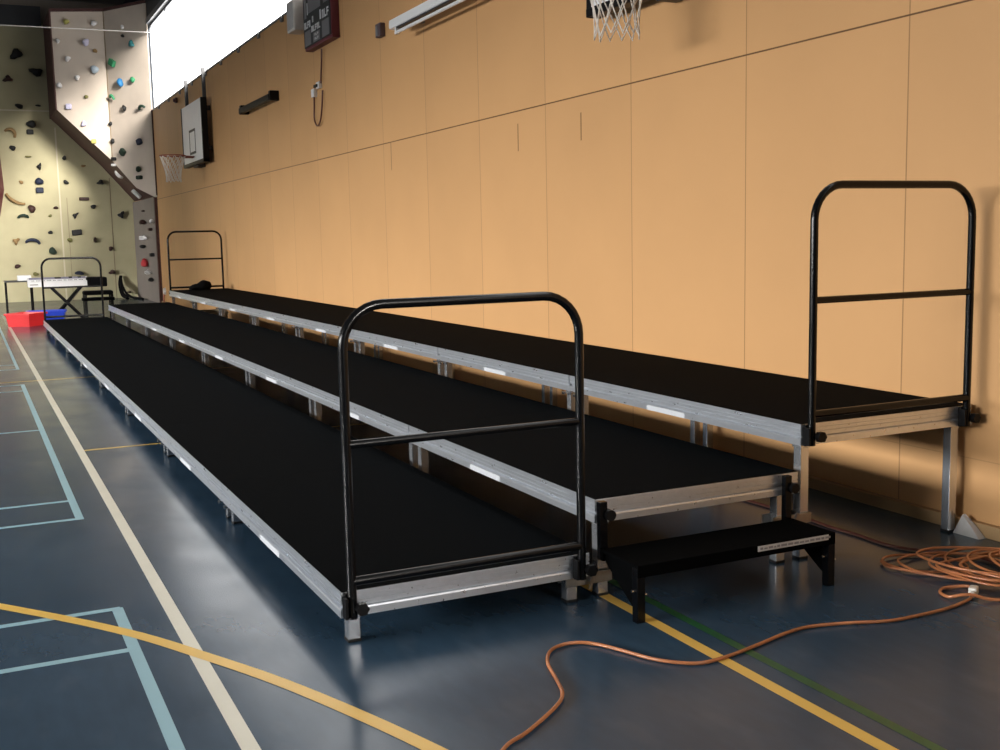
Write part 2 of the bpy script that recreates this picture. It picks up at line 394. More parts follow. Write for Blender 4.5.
LEFTP = [  # holds on the beige lower wall, left of the first pale joint strip
 (.43, 6.11, .30, .24, 'k', 'p', 20), (.86, 5.7, .33, .19, 'k', 'p', 180), (.2, 5.5, .22, .14, 'n', 'p', 0), (.41, 4.85, .22, .11, 'k', 'd', -15), (.85, 4.88, .14, .05, 'k', 'd', 0),
 (.66, 4.42, .22, .19, 'k', 'd', 10), (.62, 4.23, .16, .12, 'k', 's', 0), (.17, 4.2, .27, .22, 't', 'c', -35), (.19, 3.83, .14, .14, 'k', 'd', 40), (.53, 3.62, .14, .05, 'o', 'd', 0),
 (.78, 3.38, .16, .10, 'k', 'p', 90), (.33, 2.99, .11, .08, 't', 'd', -20), (.75, 3.01, .19, .19, 'b', 'd', 0), (.75, 2.79, .18, .14, 'b', 's', 0),
 (.16, 2.56, .5, .13, 't', 'c', 148), (.53, 2.33, .19, .19, 'n', 'd', 20), (.32, 2.13, .24, .11, 'g', 'c', 0), (1.10, 2.35, .11, .08, 'n', 'd', 0), (.95, 2.15, .08, .08, 'o', 'd', 0),
 (.93, 1.73, .11, .10, 'k', 'd', 0), (.11, 1.53, .14, .16, 't', 'p', 180), (.5, 1.5, .33, .16, 'b', 'c', -8), (.95, 1.26, .19, .19, 'g', 'd', 0), (.1, .9, .14, .11, 'n', 'd', 0), (.51, .69, .14, .10, 'o', 'd', 0)]
MIDP = [  # holds on the beige lower wall, right of the first pale joint strip
 (1.38, 3.6, .11, .11, 'k', 'd', 0), (1.38, 2.99, .14, .10, 'k', 'd', -25), (1.55, 2.15, .16, .10, 'k', 'p', 60), (1.56, 1.72, .24, .14, 'k', 'b', 5), (1.38, 1.53, .14, .11, 'o', 'd', 0),
 (1.55, .68, .22, .11, 'b', 'd', -5), (1.82, 3.4, .11, .07, 't', 'd', 0), (2.21, 2.98, .19, .11, 'k', 'p', 0), (1.79, 2.57, .24, .08, 'n', 'b', 0), (2.0, 2.37, .14, .11, 'k', 'd', -15),
 (2.67, 2.15, .16, .16, 'k', 'p', -30), (1.99, 1.52, .08, .14, 'n', 'd', 0), (2.36, 1.29, .12, .11, 'n', 'd', 0), (2.36, .68, .19, .11, 'n', 'p', 0), (2.75, .14, .11, .05, 'n', 'd', 0)]
put_holds(LEFTP, ((0, YB-.005), (1, 0)), 'beige left panel', 'holds on the beige climbing panels')
put_holds(MIDP, ((0, YB-.005), (1, 0)), 'beige right panel', 'holds under the overhang')
FRONT = [(0.35, 6.56, .13, .13, 'y', 'd', 0), (0.13, 6.13, .10, .10, 'w', 'd', 0), (0.98, 6.52, .15, .13, 'w', 'd', 20), (0.77, 6.09, .18, .15, 'v', 'd', 30), (0.96, 5.9, .10, .10, 't', 'd', 0),
 (0.33, 5.72, .13, .13, 'w', 'd', 0), (0.93, 5.47, .20, .18, 's', 'd', 30), (0.52, 5.29, .13, .11, 'w', 'd', 0), (0.1, 5.12, .13, .13, 'w', 'd', 0), (0.69, 4.85, .09, .10, 'o', 'd', 0),
 (0.28, 4.63, .13, .13, 'v', 's', 0), (0.6, 4.23, .13, .13, 'v', 'p', 0), (0.8, 3.82, .10, .10, 'y', 's', 0)]
put_holds(FRONT, ((aL, YA-.012), (.9417, -.3364)), 'pale overhang front', 'holds on the overhang front')
CORN = [(0.72, 6.36, .10, .10, 'w', 'd', 0), (0.71, 6.16, .10, .08, 'k', 'd', 0), (1.02, 5.94, .13, .15, 'a', 'p', 0), (0.27, 5.6, .15, .19, 'e', 'b', 60), (0.56, 5.12, .15, .19, 'u', 'd', 20),
 (0.98, 5.15, .13, .13, 'e', 'd', 0), (0.23, 4.81, .15, .13, 'e', 'c', -20), (0.63, 4.54, .13, .08, 'k', 'p', -80), (1.27, 4.49, .20, .10, 'g', 'c', 10), (0.07, 4.22, .10, .10, 'k', 'd', 0),
 (0.12, 3.82, .11, .11, 'k', 'd', 0), (0.46, 3.54, .15, .15, 'g', 's', 45), (1.08, 3.74, .13, .13, 'b', 's', 20), (1.01, 3.12, .15, .13, 'g', 'd', 0), (1.0, 2.93, .16, .09, 'g', 'b', 0),
 (0.12, 3.4, .10, .08, 'k', 's', 0), (0.1, 3.26, .09, .06, 'w', 'b', 0)]
cB = Vector((.77, -1.3)).normalized()
put_holds(CORN, ((aR-.008, Y1-.006), (cB.x, cB.y)), 'angled overhang corner', 'holds on the overhang corner')
SIDE = [(24.97, 2.19, .12, .05, 'n', 'd', 0), (24.92, 1.91, .3, .12, 'n', 'p', 0), (23.63, 1.91, .14, .10, 'w', 'd', 0), (24.02, 1.73, .2, .07, 'n', 'b', 0), (25.5, 1.54, .2, .1, 'w', 's', 0), (24.68, 1.53, .2, .1, 'w', 'c', 0),
 (25.17, 1.33, .2, .1, 'k', 'd', 0), (23.94, 1.13, .2, .08, 'k', 's', 0), (25.0, .91, .4, .19, 'r', 'p', 0), (24.5, .7, .22, .1, 'w', 'p', 0), (24.18, .53, .18, .1, 'k', 'p', 0)]
put_holds([(-y, z, w, h, c, s, r) for y, z, w, h, c, s, r in SIDE], ((2.977, 0), (0, -1)), 'narrow grey side panel', 'holds on the grey side panel')
# holds on the sloping brown underside
def under(x, z, y, w, h, c, s, lab):
    o = hold_mesh(w, h, s, random.Random(int(x*100))).build('climbing_hold', HM[c])
    o.matrix_world = Matrix.Translation((x, y, z)) @ Matrix.Rotation(math.radians(45), 4, 'Y') @ Matrix.Rotation(PI/2, 4, 'X')
    tag(o, lab, 'climbing hold', 'holds under the brown overhang')
under(2.40, 3.08, 24.4, .2, .14, 'w', 'c', 'curved white climbing hold on the brown underside, upper right of the slope')
under(2.78, 2.62, 24.6, .26, .12, 'w', 'b', 'long white climbing hold at the lower tip of the brown underside')
# maroon volume at the left edge
vb = MB(); c0 = Vector((-.33, YB-.62, 3.0))
ring = [(-.85, 4.0), (-.12, 3.9), (-.07, 2.8), (-.21, 2.15), (-.6, 2.0), (-.95, 2.8)]
vb.add([(x, YB, z) for x, z in ring]+[(x*.6-.17, YB-.45, 3.0+(z-3)*.55) for x, z in ring],
       [(i, (i+1) % 6, 6+(i+1) % 6, 6+i) for i in range(6)]+[tuple(range(6, 12)), tuple(range(5, -1, -1))])
tag(vb.build('climbing_volume', M['maroon']), 'large faceted maroon block bolted to the beige climbing wall at the left edge', 'climbing volume')
# ropes and wires near the climbing wall
w = MB().tube([(XL, 23.2, 6.12), (-5, 23.2, 6.08), (3.07, 23.2, 6.14)], .011, 6)
tag(w.build('overhead_wire', M['wire']), 'thin pale wire stretched across the hall in front of the climbing wall', 'wire')
SX = .1
strap = MB().tube(catmull([(2.47, 27.0, .58), (2.46, 26.95, .45), (2.47, 26.8, .3), (2.52, 26.45, .12), (2.62, 26.0, .035), (2.72, 25.6, .03), (2.75, 25.3, .03)], 6), .03, 8)
strap.tube(catmull([(2.45, 27.0, .58), (2.40, 26.9, .35), (2.40, 26.5, .1), (2.46, 26.0, .03)], 6), .032, 8)
strap.tube(catmull([(2.46, 27.0, .55), (2.44, 26.85, .35), (2.44, 26.6, .15), (2.5, 26.1, .03)], 6), .03, 8)
strap.v = [(x+SX, y, z) for x, y, z in strap.v]
tag(strap.build('climbing_strap', M['black_cloth']), 'black strap hanging from the climbing wall and trailing onto the floor', 'strap')

# ------------------------------------------------------------------ stage platforms
W = .989; LEN = 2.003; FH = .09
TIERS = [('low', 0.0, .2, 0.0), ('middle', 1.023, .4, .012), ('top', 2.024, .6, .01)]
prof = [(-.012, -.0005), (-.001, -.0005), (0, -.0015), (0, -.016), (-.002, -.017), (-.002, -.019), (0, -.020), (0, -.032), (-.003, -.0335), (-.003, -.036), (0, -.0375), (0, -.046), (-.010, -.0475), (-.010, -.0565),
        (.0015, -.060), (.0045, -.066), (.0045, -.0905), (-.03, -.0905), (-.03, -.012)]
def frame_mesh():
    mb = MB(); n = len(prof); vs = []
    for d, z in prof:
        vs += [(-d, -d, z), (W+d, -d, z), (W+d, LEN-.010+d, z), (-d, LEN-.010+d, z)]
    fs = []
    for k in range(n):
        k2 = (k+1) % n
        for c in range(4): fs.append((k*4+c, k*4+(c+1) % 4, k2*4+(c+1) % 4, k2*4+c))
    return mb.add(vs, fs)
FRAME = frame_mesh().mesh('frame', M['alu'])
TOP = MB().box(.003, W-.003, .001, LEN-.001, -.012, .002, .0).mesh('deck_top', M['carpet'])
STK = MB().box(-.0062, -.004, LEN/2-.165, LEN/2+.165, -.0905, -.0645).mesh('sticker', M['sticker'])
BRC = MB()
for y in (.5, 1.0, 1.5): BRC.box(.02, W-.02, y-.02, y+.02, -.07, -.014)
BRACE = BRC.mesh('cross_brace', M['alu'])
def leg_meshes(h):
    hz = h-.091; s = .0225
    lg = MB().box(-s, s, -s, s, .008-hz, 0, .003)
    lg.box(-s-.004, s+.004, -s-.004, s+.004, -.02, .012, .002)
    ft = MB().box(-s-.002, s+.002, -s-.002, s+.002, -hz, -hz+.012, .003)
    return lg.mesh('leg', M['alu_leg']), ft.mesh('foot', M['rubber'])
BOLT = MB().cyl((-.0225, 0, -.02), (-.055, 0, -.02), .007, 10).box(-.062, -.05, -.016, .016, -.028, -.012, .003).mesh('leg_bolt', M['chrome'])
def link(name, me, parent, loc=(0, 0, 0)):
    o = bpy.data.objects.new(name, me); C.objects.link(o); o.parent = parent; o.location = loc; return o
where = {'low': 'low front tier', 'middle': 'middle tier', 'top': 'top tier by the wall'}
for tn, x0, h, y0 in TIERS:
    lm, fm = leg_meshes(h)
    for k in range(8):
        pos = 'nearest the camera' if k == 0 else ('at the far end' if k == 7 else ORD[k]+' from the near end')
        r = empty('stage_platform', (x0, y0+k*LEN, h), 'black carpeted stage platform in the %s, %s' % (where[tn], pos), 'stage platform', 'stage platforms in three tiers')
        link('deck_top', TOP, r); link('frame', FRAME, r); link('cross_brace', BRACE, r)
        tag(link('sticker', STK, r), 'white label on the frame')
        for lx in (.056, W-.056):
            for ly in (.062, LEN-.070):
                l = link('leg', lm, r, (lx, ly, -.091)); link('foot', fm, l)
                if lx < .5 and tn != 'middle' and (ly > 1 or k > 0): link('leg_bolt', BOLT, l)

# ------------------------------------------------------------------ guard rails
def rail_parts(root, y_dir, b):
    r = .0168; a = .03; T = .992; R = .145
    pts = [(a, 0, -.088), (a, 0, .3), (a, 0, T-R)]
    for k in range(1, 9): t = PI/2*k/8; pts.append((a+R-R*math.cos(t), 0, T-R+R*math.sin(t)))
    for k in range(0, 9): t = PI/2*k/8; pts.append((b-R+R*math.sin(t), 0, T-R+R*math.cos(t)))
    pts += [(b, 0, .3), (b, 0, -.088)]
    MB().tube(pts, r, 14).build('hoop', M['black_paint'], root)
    MB().tube([(a, 0, .52), (b, 0, .52)], .0145, 12, cap=False).build('middle_bar', M['black_paint'], root)
    MB().tube([(a, 0, .043), (b, 0, .043)], .0165, 12, cap=False).build('bottom_bar', M['black_paint'], root)
    for x in (a, b):
        br = MB().box(x-.022, x+.022, y_dir*.012 if y_dir > 0 else -.026, .026 if y_dir > 0 else -.012, -.092, .0, .002)
        br.box(x-.03, x-.02, -.02, .02, -.085, -.01, .002)
        br.build('clamp_bracket', M['black_plastic'], root)
        kn = MB(); kx = x+.026; y1 = -.034*y_dir
        kn.cyl((kx, y_dir*.02, -.05), (kx, -y_dir*.02, -.05), .008, 10)
        n = 24; vs = []
        for yy in (-y_dir*.014, -y_dir*.04):
            for i in range(n):
                rr = .0215*(1+.09*math.cos(6*2*PI*i/n)); vs.append((kx+rr*math.cos(2*PI*i/n), yy, -.05+rr*math.sin(2*PI*i/n)))
        kn.add(vs, [(i, (i+1) % n, n+(i+1) % n, n+i) for i in range(n)]+[tuple(range(n-1, -1, -1)), tuple(range(n, 2*n))])
        kn.build('clamp_knob', M['black_plastic'], root)
def rail(x0, h, y, y_dir, b, label):
    r = empty('guard_rail', (x0, y, h), label, 'guard rail', 'guard rails at the stage ends'); rail_parts(r, y_dir, b); return r
YE = 8*LEN
rail(0, .2, -.031, 1, .938, 'black tubular guard rail clamped to the near end of the low front tier')
rail(2.024, .6, -.021, 1, .924, 'black tubular guard rail clamped to the near end of the top tier')
rail(0, .2, YE+.031, -1, .94, 'black tubular guard rail at the far end of the low front tier')
rail(2.024, .6, YE+.041, -1, .93, 'black tubular guard rail at the far end of the top tier')

# ------------------------------------------------------------------ clip-on step at the near end of the middle tier
st = empty('stage_step', (1.48, -.15, 0), 'black clip-on step hooked to the near end of the middle tier', 'step')
def sp(name, mb, m, label=None, parent=None):
    if parent is None: mb.v = [(x-1.48, y+.15, z) for x, y, z in mb.v]
    else: mb.v = [(x-1.48, y+.15, z) for x, y, z in mb.v]
    o = mb.build(name, m, parent or st)
    if label: o['label'] = label
    return o
tr = MB().box(1.022, 1.945, -.292, -.034, .205, .218, .002)
tr.box(1.022, 1.945, -.292, -.28, .172, .206, .002).box(1.022, 1.945, -.046, -.034, .172, .206, .002)
sp('tread', tr, M['black_matt'])
for x in (1.038, 1.929):
    l = sp('leg', MB().box(x-.0175, x+.0175, -.29, -.255, .0, .206, .003), M['black_paint'])
    sp('leg_pin', MB().cyl((x+.017, -.272, .1), (x+.032, -.272, .1), .006, 10).cyl((x-.03, -.272, .12), (x-.017, -.272, .12), .006, 10), M['chrome'], 'bright locking pin', l)
    hk = MB().box(x-.017, x+.017, -.03, -.004, .17, .398, .003)
    h_ = sp('hook_post', hk, M['black_paint'])
    sp('clamp_knob', MB().cyl((x+.024, -.005, .345), (x+.024, -.046, .345), .0215, 18), M['black_plastic'], None, h_)
    gx = x-.004
    g = MB().prism([(gx, -.255, .206), (gx, -.255, .05), (gx, -.235, .05), (gx, -.05, .165), (gx, -.034, .206)], (.008, 0, 0))
    sp('side_gusset', g, M['black_matt'])
tag(sp('warning_strip', MB().box(1.562, 1.908, -.2945, -.2915, .1935, .2145), M['step_sticker'], 'pale printed label strip'))
pr = MB(); rr = random.Random(3); x = 1.572
while x < 1.9:
    wd = rr.uniform(.008, .028); pr.box(x, x+wd, -.2955, -.2944, .2, .2085 if rr.random() < .6 else .2065); x += wd+.006
sp('strip_print', pr, M['print'], 'small grey print on the strip')

# ------------------------------------------------------------------ leg clamps joining neighbouring tiers
def leg_clamp(x0, x1, y, z, label):
    r = empty('leg_clamp', ((x0+x1)/2, y, z), label, 'leg clamp', 'leg clamps between the tiers')
    L = (x1-x0)/2; b = MB()
    b.box(-L, L, -.036, -.026, -.022, .022, .003).box(-L, L, .028, .038, -.022, .022, .003)
    b.box(-.012, .012, -.026, .028, -.018, .018, .002)
    b.build('jaw', M['zinc'], r)
    MB().cyl((0, -.06, 0), (0, .045, 0), .006, 12).build('bolt', M['chrome'], r)
    wn = MB().cyl((0, -.062, 0), (0, -.04, 0), .011, 14)
    wn.prism([(-.004, -.058, .008), (.004, -.058, .008), (.016, -.06, .034), (.004, -.06, .036)], (0, .008, 0))
    wn.prism([(-.004, -.058, -.008), (.004, -.058, -.008), (-.004, -.06, -.036), (-.016, -.06, -.034)], (0, .008, 0))
    wn.build('wing_nut', M['zinc'], r)
leg_clamp(.905, 1.11, .068, .085, 'zinc leg clamp with wing nut joining the low and middle tier legs')
leg_clamp(1.902, 2.11, .072, .185, 'zinc leg clamp joining the middle and top tier legs behind the step')

# ------------------------------------------------------------------ cables and small things on the floor
def hump(pts, r=.0072): return [(x, y, r+z) for x, y, z in pts]
run = [(.02, -1.12), (.161, -.96), (.263, -.901), (.407, -.795), (.474, -.72), (.513, -.609), (.553, -.474), (.612, -.384), (.681, -.353), (.744, -.368), (.787, -.417), (.823, -.49), (.874, -.609),
       (.935, -.682), (1.004, -.718), (1.126, -.707), (1.271, -.672), (1.404, -.636), (1.523, -.622), (1.674, -.659), (1.813, -.712), (1.959, -.721), (2.105, -.715), (2.24, -.686), (2.30, -.655)]
e1 = MB().tube(catmull([(x, y, .0078) for x, y in run], 6), .0062, 10).build('extension_cord', M['cable'])
tag(e1, 'orange extension cord snaking across the floor in front of the step', 'extension cord')
pl = MB().box(-.03, .02, -.016, .016, .001, .034, .008, Matrix.Translation((2.327, -.635, 0)) @ Matrix.Rotation(.55, 4, 'Z'))
pl.cyl((2.30, -.655, .014), (2.285, -.664, .012), .011, 10)
tag(pl.build('plug', M['offwhite'], e1), 'off-white plug')
e2 = MB().tube(catmull([(2.342, -.62, .016), (2.35, -.585, .016), (2.326, -.56, .012), (2.273, -.54, .008), (2.222, -.568, .008), (2.203, -.625, .009), (2.232, -.668, .024), (2.262, -.69, .025), (2.30, -.715, .012), (2.343, -.744, .008), (2.42, -.79, .008), (2.6, -.93, .008)], 6), .0062, 10).build('extension_cord', M['cable'])
tag(e2, 'orange cord looping out of the off-white plug toward the right', 'extension cord')
rc = random.Random(11)
lead = [(2.50, 1.4, .008), (2.535, .75, .008), (2.535, .545, .008), (2.524, .366, .008), (2.534, .218, .008), (2.527, .06, .008), (2.545, -.05, .008), (2.62, -.16, .010), (2.70, -.30, .012), (2.70, -.45, .012)]
tag(MB().tube(catmull(lead, 6), .0068, 8).build('power_lead', M['cable_dark_and_shaded']), 'orange lead in painted dark shade running from under the top tier into the orange coils', 'cable')  # same orange cord as the coils, stage shade painted in as dark brown
loops = [(2.46, -.15, .13, .11), (2.52, -.22, .21, .15), (2.60, -.30, .25, .2), (2.66, -.40, .24, .24), (2.70, -.36, .2, .25), (2.72, -.46, .23, .2), (2.62, -.44, .22, .18), (2.74, -.40, .16, .22), (2.70, -.50, .24, .16), (2.66, -.34, .27, .22), (2.76, -.5, .15, .17)]
pts = []
ax = Vector((.75, -.66)); ay = Vector((.66, .75))
for i, (cx, cy, ra, rb) in enumerate(loops):
    for k in range(9):
        t = 2*PI*k/9 + PI; f = k/9; nx = loops[min(i+1, len(loops)-1)]
        cx2, cy2, ra2, rb2 = [p*(1-f)+q*f for p, q in zip((cx, cy, ra, rb), nx)]
        j = rc.uniform(.93, 1.07)
        q = Vector((cx2-.045, cy2-.095)) + ax*(ra2*j*math.cos(t)) + ay*(rb2*j*math.sin(t))
        q.x = min(q.x, 2.985)
        pts.append((q.x, q.y, .009+.0045*i+.003*rc.random()))
pts += [(2.8, -.78, .03), (2.95, -1.0, .01)]
e3 = MB().tube(catmull(pts, 6), .0054, 8).build('extension_cord', M['cable'])
tag(e3, 'orange cord heaped in loose coils beside the wall at right', 'extension cord')
pw = MB().add([(2.958, .043, 0), (2.962, -.10, 0), (3.003, -.103, 0), (3.003, .045, 0), (2.985, .015, .088), (2.999, .01, .092), (2.972, -.05, .042), (3.0, -.06, .04)],
  [(0, 1, 6, 4), (1, 2, 7, 6), (2, 3, 5, 7), (3, 0, 4, 5), (4, 6, 7, 5), (0, 3, 2, 1)])
tag(pw.build('door_wedge', M['paper']), 'small pale grey wedge on the floor against the skirting board', 'wedge')

# ------------------------------------------------------------------ far end: tubs, table, keyboard, bench
def tub(name, m, loc, rot, L, Wd, H, label):
    r = empty(name, loc, label, 'tub', 'plastic tubs on the floor'); r.rotation_euler = (0, 0, rot)
    mb = MB(); t = .02; b = .88
    outer0 = [(-L/2*b, -Wd/2*b, 0), (L/2*b, -Wd/2*b, 0), (L/2*b, Wd/2*b, 0), (-L/2*b, Wd/2*b, 0)]
    outer1 = [(-L/2, -Wd/2, H), (L/2, -Wd/2, H), (L/2, Wd/2, H), (-L/2, Wd/2, H)]
    inner1 = [(x-math.copysign(t, x), y-math.copysign(t, y), H) for x, y, z in outer1]
    inner0 = [(x-math.copysign(t, x), y-math.copysign(t, y), t) for x, y, z in outer0]
    vs = outer0+outer1+inner1+inner0
    fs = [(3, 2, 1, 0)]
    for a in (0, 4, 8):
        for i in range(4): fs.append((a+i, a+(i+1) % 4, a+4+(i+1) % 4, a+4+i))
    fs.append((12, 13, 14, 15)); mb.add(vs, fs).build('body', m, r)
    rim = MB(); e = .018
    rim.box(-L/2-e, L/2+e, -Wd/2-e, -Wd/2+.004, H-.03, H+.004, .004).box(-L/2-e, L/2+e, Wd/2-.004, Wd/2+e, H-.03, H+.004, .004)
    rim.box(-L/2-e, -L/2+.004, -Wd/2, Wd/2, H-.03, H+.004, .004).box(L/2-.004, L/2+e, -Wd/2, Wd/2, H-.03, H+.004, .004)
    rim.build('rim', m, r)
tub('storage_tub', M['red'], (-.18, 17.8, 0), math.radians(-38), .47, .50, .23, 'red open plastic tub on the floor at the far end of the stage')
tub('storage_tub', M['blue'], (.185, 18.36, 0), math.radians(-8), .66, .36, .225, 'blue open plastic tub on the floor behind the red one')

tb = empty('folding_table', (-.19, 19.65, 0), 'small table with thin black legs behind the tubs left of the keyboard', 'table')
MB().box(-.25, .25, -.3, .3, .728, .75, .004).build('table_top', M['dark_steel'], tb)
for x in (-.23, .22):
    for y in (-.27, .27): MB().cyl((x, y, 0), (x, y, .726), .014, 10).build('leg', M['black_paint'], tb)
bx = MB().box(-.12, .12, -.12, .12, 0, .1, .012)
o = bx.build('white_box', M['white']); o.location = (-.09, 19.55, .751); tag(o, 'small white box lying on the table left of the keyboard', 'box')

kb = empty('keyboard', (.47, 19.0, .64), 'white electronic keyboard on a black folding stand', 'keyboard')
body = MB().prism([(-.53, -.17, .0), (-.53, .17, .02), (-.53, .17, .165), (-.53, .04, .125), (-.53, .03, .10), (-.53, -.15, .098), (-.53, -.17, .085)], (1.06, 0, 0))
body.build('body', M['white'], kb)
kp = MB()
for i in range(36):
    x = -.48+i*.0268; kp.box(x, x+.0245, -.14, .025, .099, .108, .0015)
kp.build('white_keys', M['white'], kb)
kk = MB()
for i in range(35):
    if i % 7 in (2, 6): continue
    x = -.48+(i+1)*.0268-.007; kk.box(x, x+.014, -.06, .025, .108, .117, .002)
tag(kk.build('black_keys', M['black_plastic'], kb), 'black keys')
pm = Matrix.Translation((0, .105, .147)) @ Matrix.Rotation(math.atan2(.04, .13), 4, 'X')
MB().box(-.5, .5, -.05, .055, -.001, .006, .002, pm).build('control_panel', mat('lilac grey panel', (.26, .25, .34, 1), .5), kb)
MB().box(-.05, .06, -.035, .035, .005, .012, .002, pm).box(.2, .26, -.03, .03, .005, .02, .003, pm).box(.36, .42, -.02, .02, .005, .018, .003, pm).build('display', M['black_plastic'], kb)
MB().box(-.5, -.36, -.1715, -.17, .035, .055).build('name_plate', M['print'], kb)
slv = MB().box(.50, .86, -.19, .19, -.03, .15, .025)
tag(slv.build('end_cover', M['black_cloth'], kb), 'black cloth cover hanging over the right end')
ks = empty('keyboard_stand', (.60, 19.0, 0), 'black cross-legged folding stand under the white keyboard', 'stand')
for y in (-.12, .12):
    MB().tube([(-.26, y, .622), (.27, y, .03)], .027, 10).build('leg', M['black_paint'], ks)
    MB().tube([(.27, y*.75, .622), (-.26, y*.75, .03)], .027, 10).build('leg', M['black_paint'], ks)
for x in (-.26, .27):
    MB().box(x-.025, x+.025, -.2, .2, .612, .638, .004).build('arm', M['black_paint'], ks)
    MB().box(x-.025, x+.025, -.2, .2, .0, .03, .006).build('foot_bar', M['black_paint'], ks)
MB().cyl((0, -.15, .325), (0, .15, .325), .03, 14).build('pivot', M['black_plastic'], ks)
bn = empty('piano_bench', (1.19, 19.25, 0), 'black padded bench with a lower shelf beside the keyboard', 'bench')
MB().box(-.27, .27, -.17, .17, .44, .52, .03).build('cushion', M['black_cloth'], bn)
MB().box(-.29, .29, -.16, .16, .33, .39, .008).build('shelf', M['black_matt'], bn)
for x in (-.24, .24):
    for y in (-.13, .13): MB().box(x-.028, x+.028, y-.025, y+.025, 0, .45, .004).build('leg', M['black_paint'], bn)
# black bag on the far end of the top tier
bg = MB(); bm = bmesh.new(); bmesh.ops.create_icosphere(bm, subdivisions=3, radius=1)
for v in bm.verts:
    x, y, z = v.co; up = .06+.11*(.5+.5*x)**1.5
    v.co = Vector((x*.19, y*.1*(1+.1*math.sin(5*x)), max(z, -.55)*up*(1 if z > 0 else .5)+.5*.55*up + .012*math.sin(7*x+3*y)))
mz = min(v.co.z for v in bm.verts)
bg.add([v.co - Vector((0, 0, mz)) for v in bm.verts], [[v.index for v in f.verts] for f in bm.faces], True); bm.free()
o = bg.build('gear_bag', M['black_cloth']); o.location = (2.49, 15.72, .6022); o.rotation_euler = (0, 0, -.12)
tag(o, 'black slouching bag lying on the far end of the top tier', 'bag')
o = MB().box(-.14, .14, -.45, .45, 0, .19, .01).box(-.15, .15, -.46, .46, .19, .215, .004).build('carton', M['cream']); o.location = (2.55, 15.0, .1)
o.location.z = 0; o.scale = (1, 1, 1.3); tag(o, 'cream carton stored under the far end of the top tier', 'carton')
# small white socket on the wall near the far corner
sk = empty('wall_socket', (XW, 23.2, .3), 'small round white fitting low on the wall near the far corner', 'wall fitting')
MB().cyl((0, 0, 0), (-.05, 0, 0), .085, 18, .07).build('cover', M['white'], sk)
tag(MB().tube(catmull([(-.03, 0, -.05), (-.05, 0, -.15), (-.04, .02, -.25), (-.03, .0, -.292)], 5), .02, 8).build('flex', mat('pink flex', (.5, .2, .13, 1), .6), sk), 'pinkish flex hanging down')

# ------------------------------------------------------------------ things on the right wall
def hoop_net(root, cx, cy, z, R, full):
    rim = MB(); n = 28
    rim.tube([(cx+R*math.cos(2*PI*i/n), cy+R*math.sin(2*PI*i/n), z) for i in range(n)], .011, 8, closed=True)
    rim.box(cx+R, -.02, cy-.06, cy+.06, z-.04, z-.015, .003).tube([(cx+R*.7, cy-R*.7, z-.01), (-.01, cy-.1, z-.03)], .008, 6).tube([(cx+R*.7, cy+R*.7, z-.01), (-.01, cy+.1, z-.03)], .008, 6)
    rim.build('rim', M['orange_rim'], root)
    nt = MB(); m = 12; lev = [(0, 1.0), (.1, .86), (.2, .72), (.3, .62), (.4, .57), (.47, .6)]
    rn = random.Random(5)
    for s in (1, -1):
        for i in range(m):
            pts = []
            for k, (dz, rr) in enumerate(lev):
                a = 2*PI*(i+s*k*.5)/m
                pts.append((cx+R*rr*math.cos(a), cy+R*rr*math.sin(a), z-dz+rn.uniform(-.012, .012)*(k > 0)))
            nt.tube(pts, .0042 if full else .006, 5)
    nt.build('net', M['net'], root)
def backboard(cy, zb, label, gp):
    F = -.18   # front face relative to wall
    r = empty('basketball_backboard', (XW, cy, 0), label, 'basketball hoop', gp)
    H = 1.07; w = .95
    b = MB().box(F, F+.03, -w, w, zb, zb+H, .003); b.build('board', M['white'], r)
    ln = MB(); fx = F-.003; lw = .045
    def ring(y0, y1, z0, z1):
        ln.box(fx, F+.002, y0, y1, z0, z0+lw).box(fx, F+.002, y0, y1, z1-lw, z1).box(fx, F+.002, y0, y0+lw, z0+lw, z1-lw).box(fx, F+.002, y1-lw, y1, z0+lw, z1-lw)
    ring(-.295, .295, zb+.15, zb+.60)
    tag(ln.build('target_square', M['board_black'], r), 'dark target rectangle painted on the board')
    p = MB(); t = .05
    p.box(F-.012, F+.10, -w-t, w+t, zb-t, zb+.012, .01).box(F-.008, F+.10, -w-t, -w+.006, zb-t, zb+H, .008).box(F-.008, F+.10, w-.006, w+t, zb-t, zb+H, .008)
    p.build('edge_padding', M['black_plastic'], r)
    mt = MB()
    for y in (-.85, .85): mt.box(F+.06, F+.12, y-.03, y+.03, zb+.1, 4.46, .004)
    mt.build('upright', M['dark_steel'], r)
    sp_ = None
    for y in (-.85, .85):
        for z in (zb+.2, zb+.9): MB().box(F+.1, -.004, y-.04, y+.04, z-.04, z+.04, .004).build('wall_bracket', M['dark_steel'], r)
    MB().box(F+.03, -.004, -.2, .2, zb-.09, zb+.03, .006).build('lower_bracket', M['dark_steel'], r)
    return r
r = backboard(17.9, 2.87, 'far white basketball backboard with hoop and black edge padding on the orange wall', 'basketball backboards')
hoop_net(r, -.555, 0, 2.99, .228, False)
r = backboard(2.25, 2.92, 'near basketball hoop with white net at the top edge above the stage', 'basketball backboards')
hoop_net(r, -.56, 0, 3.03, .228, True)

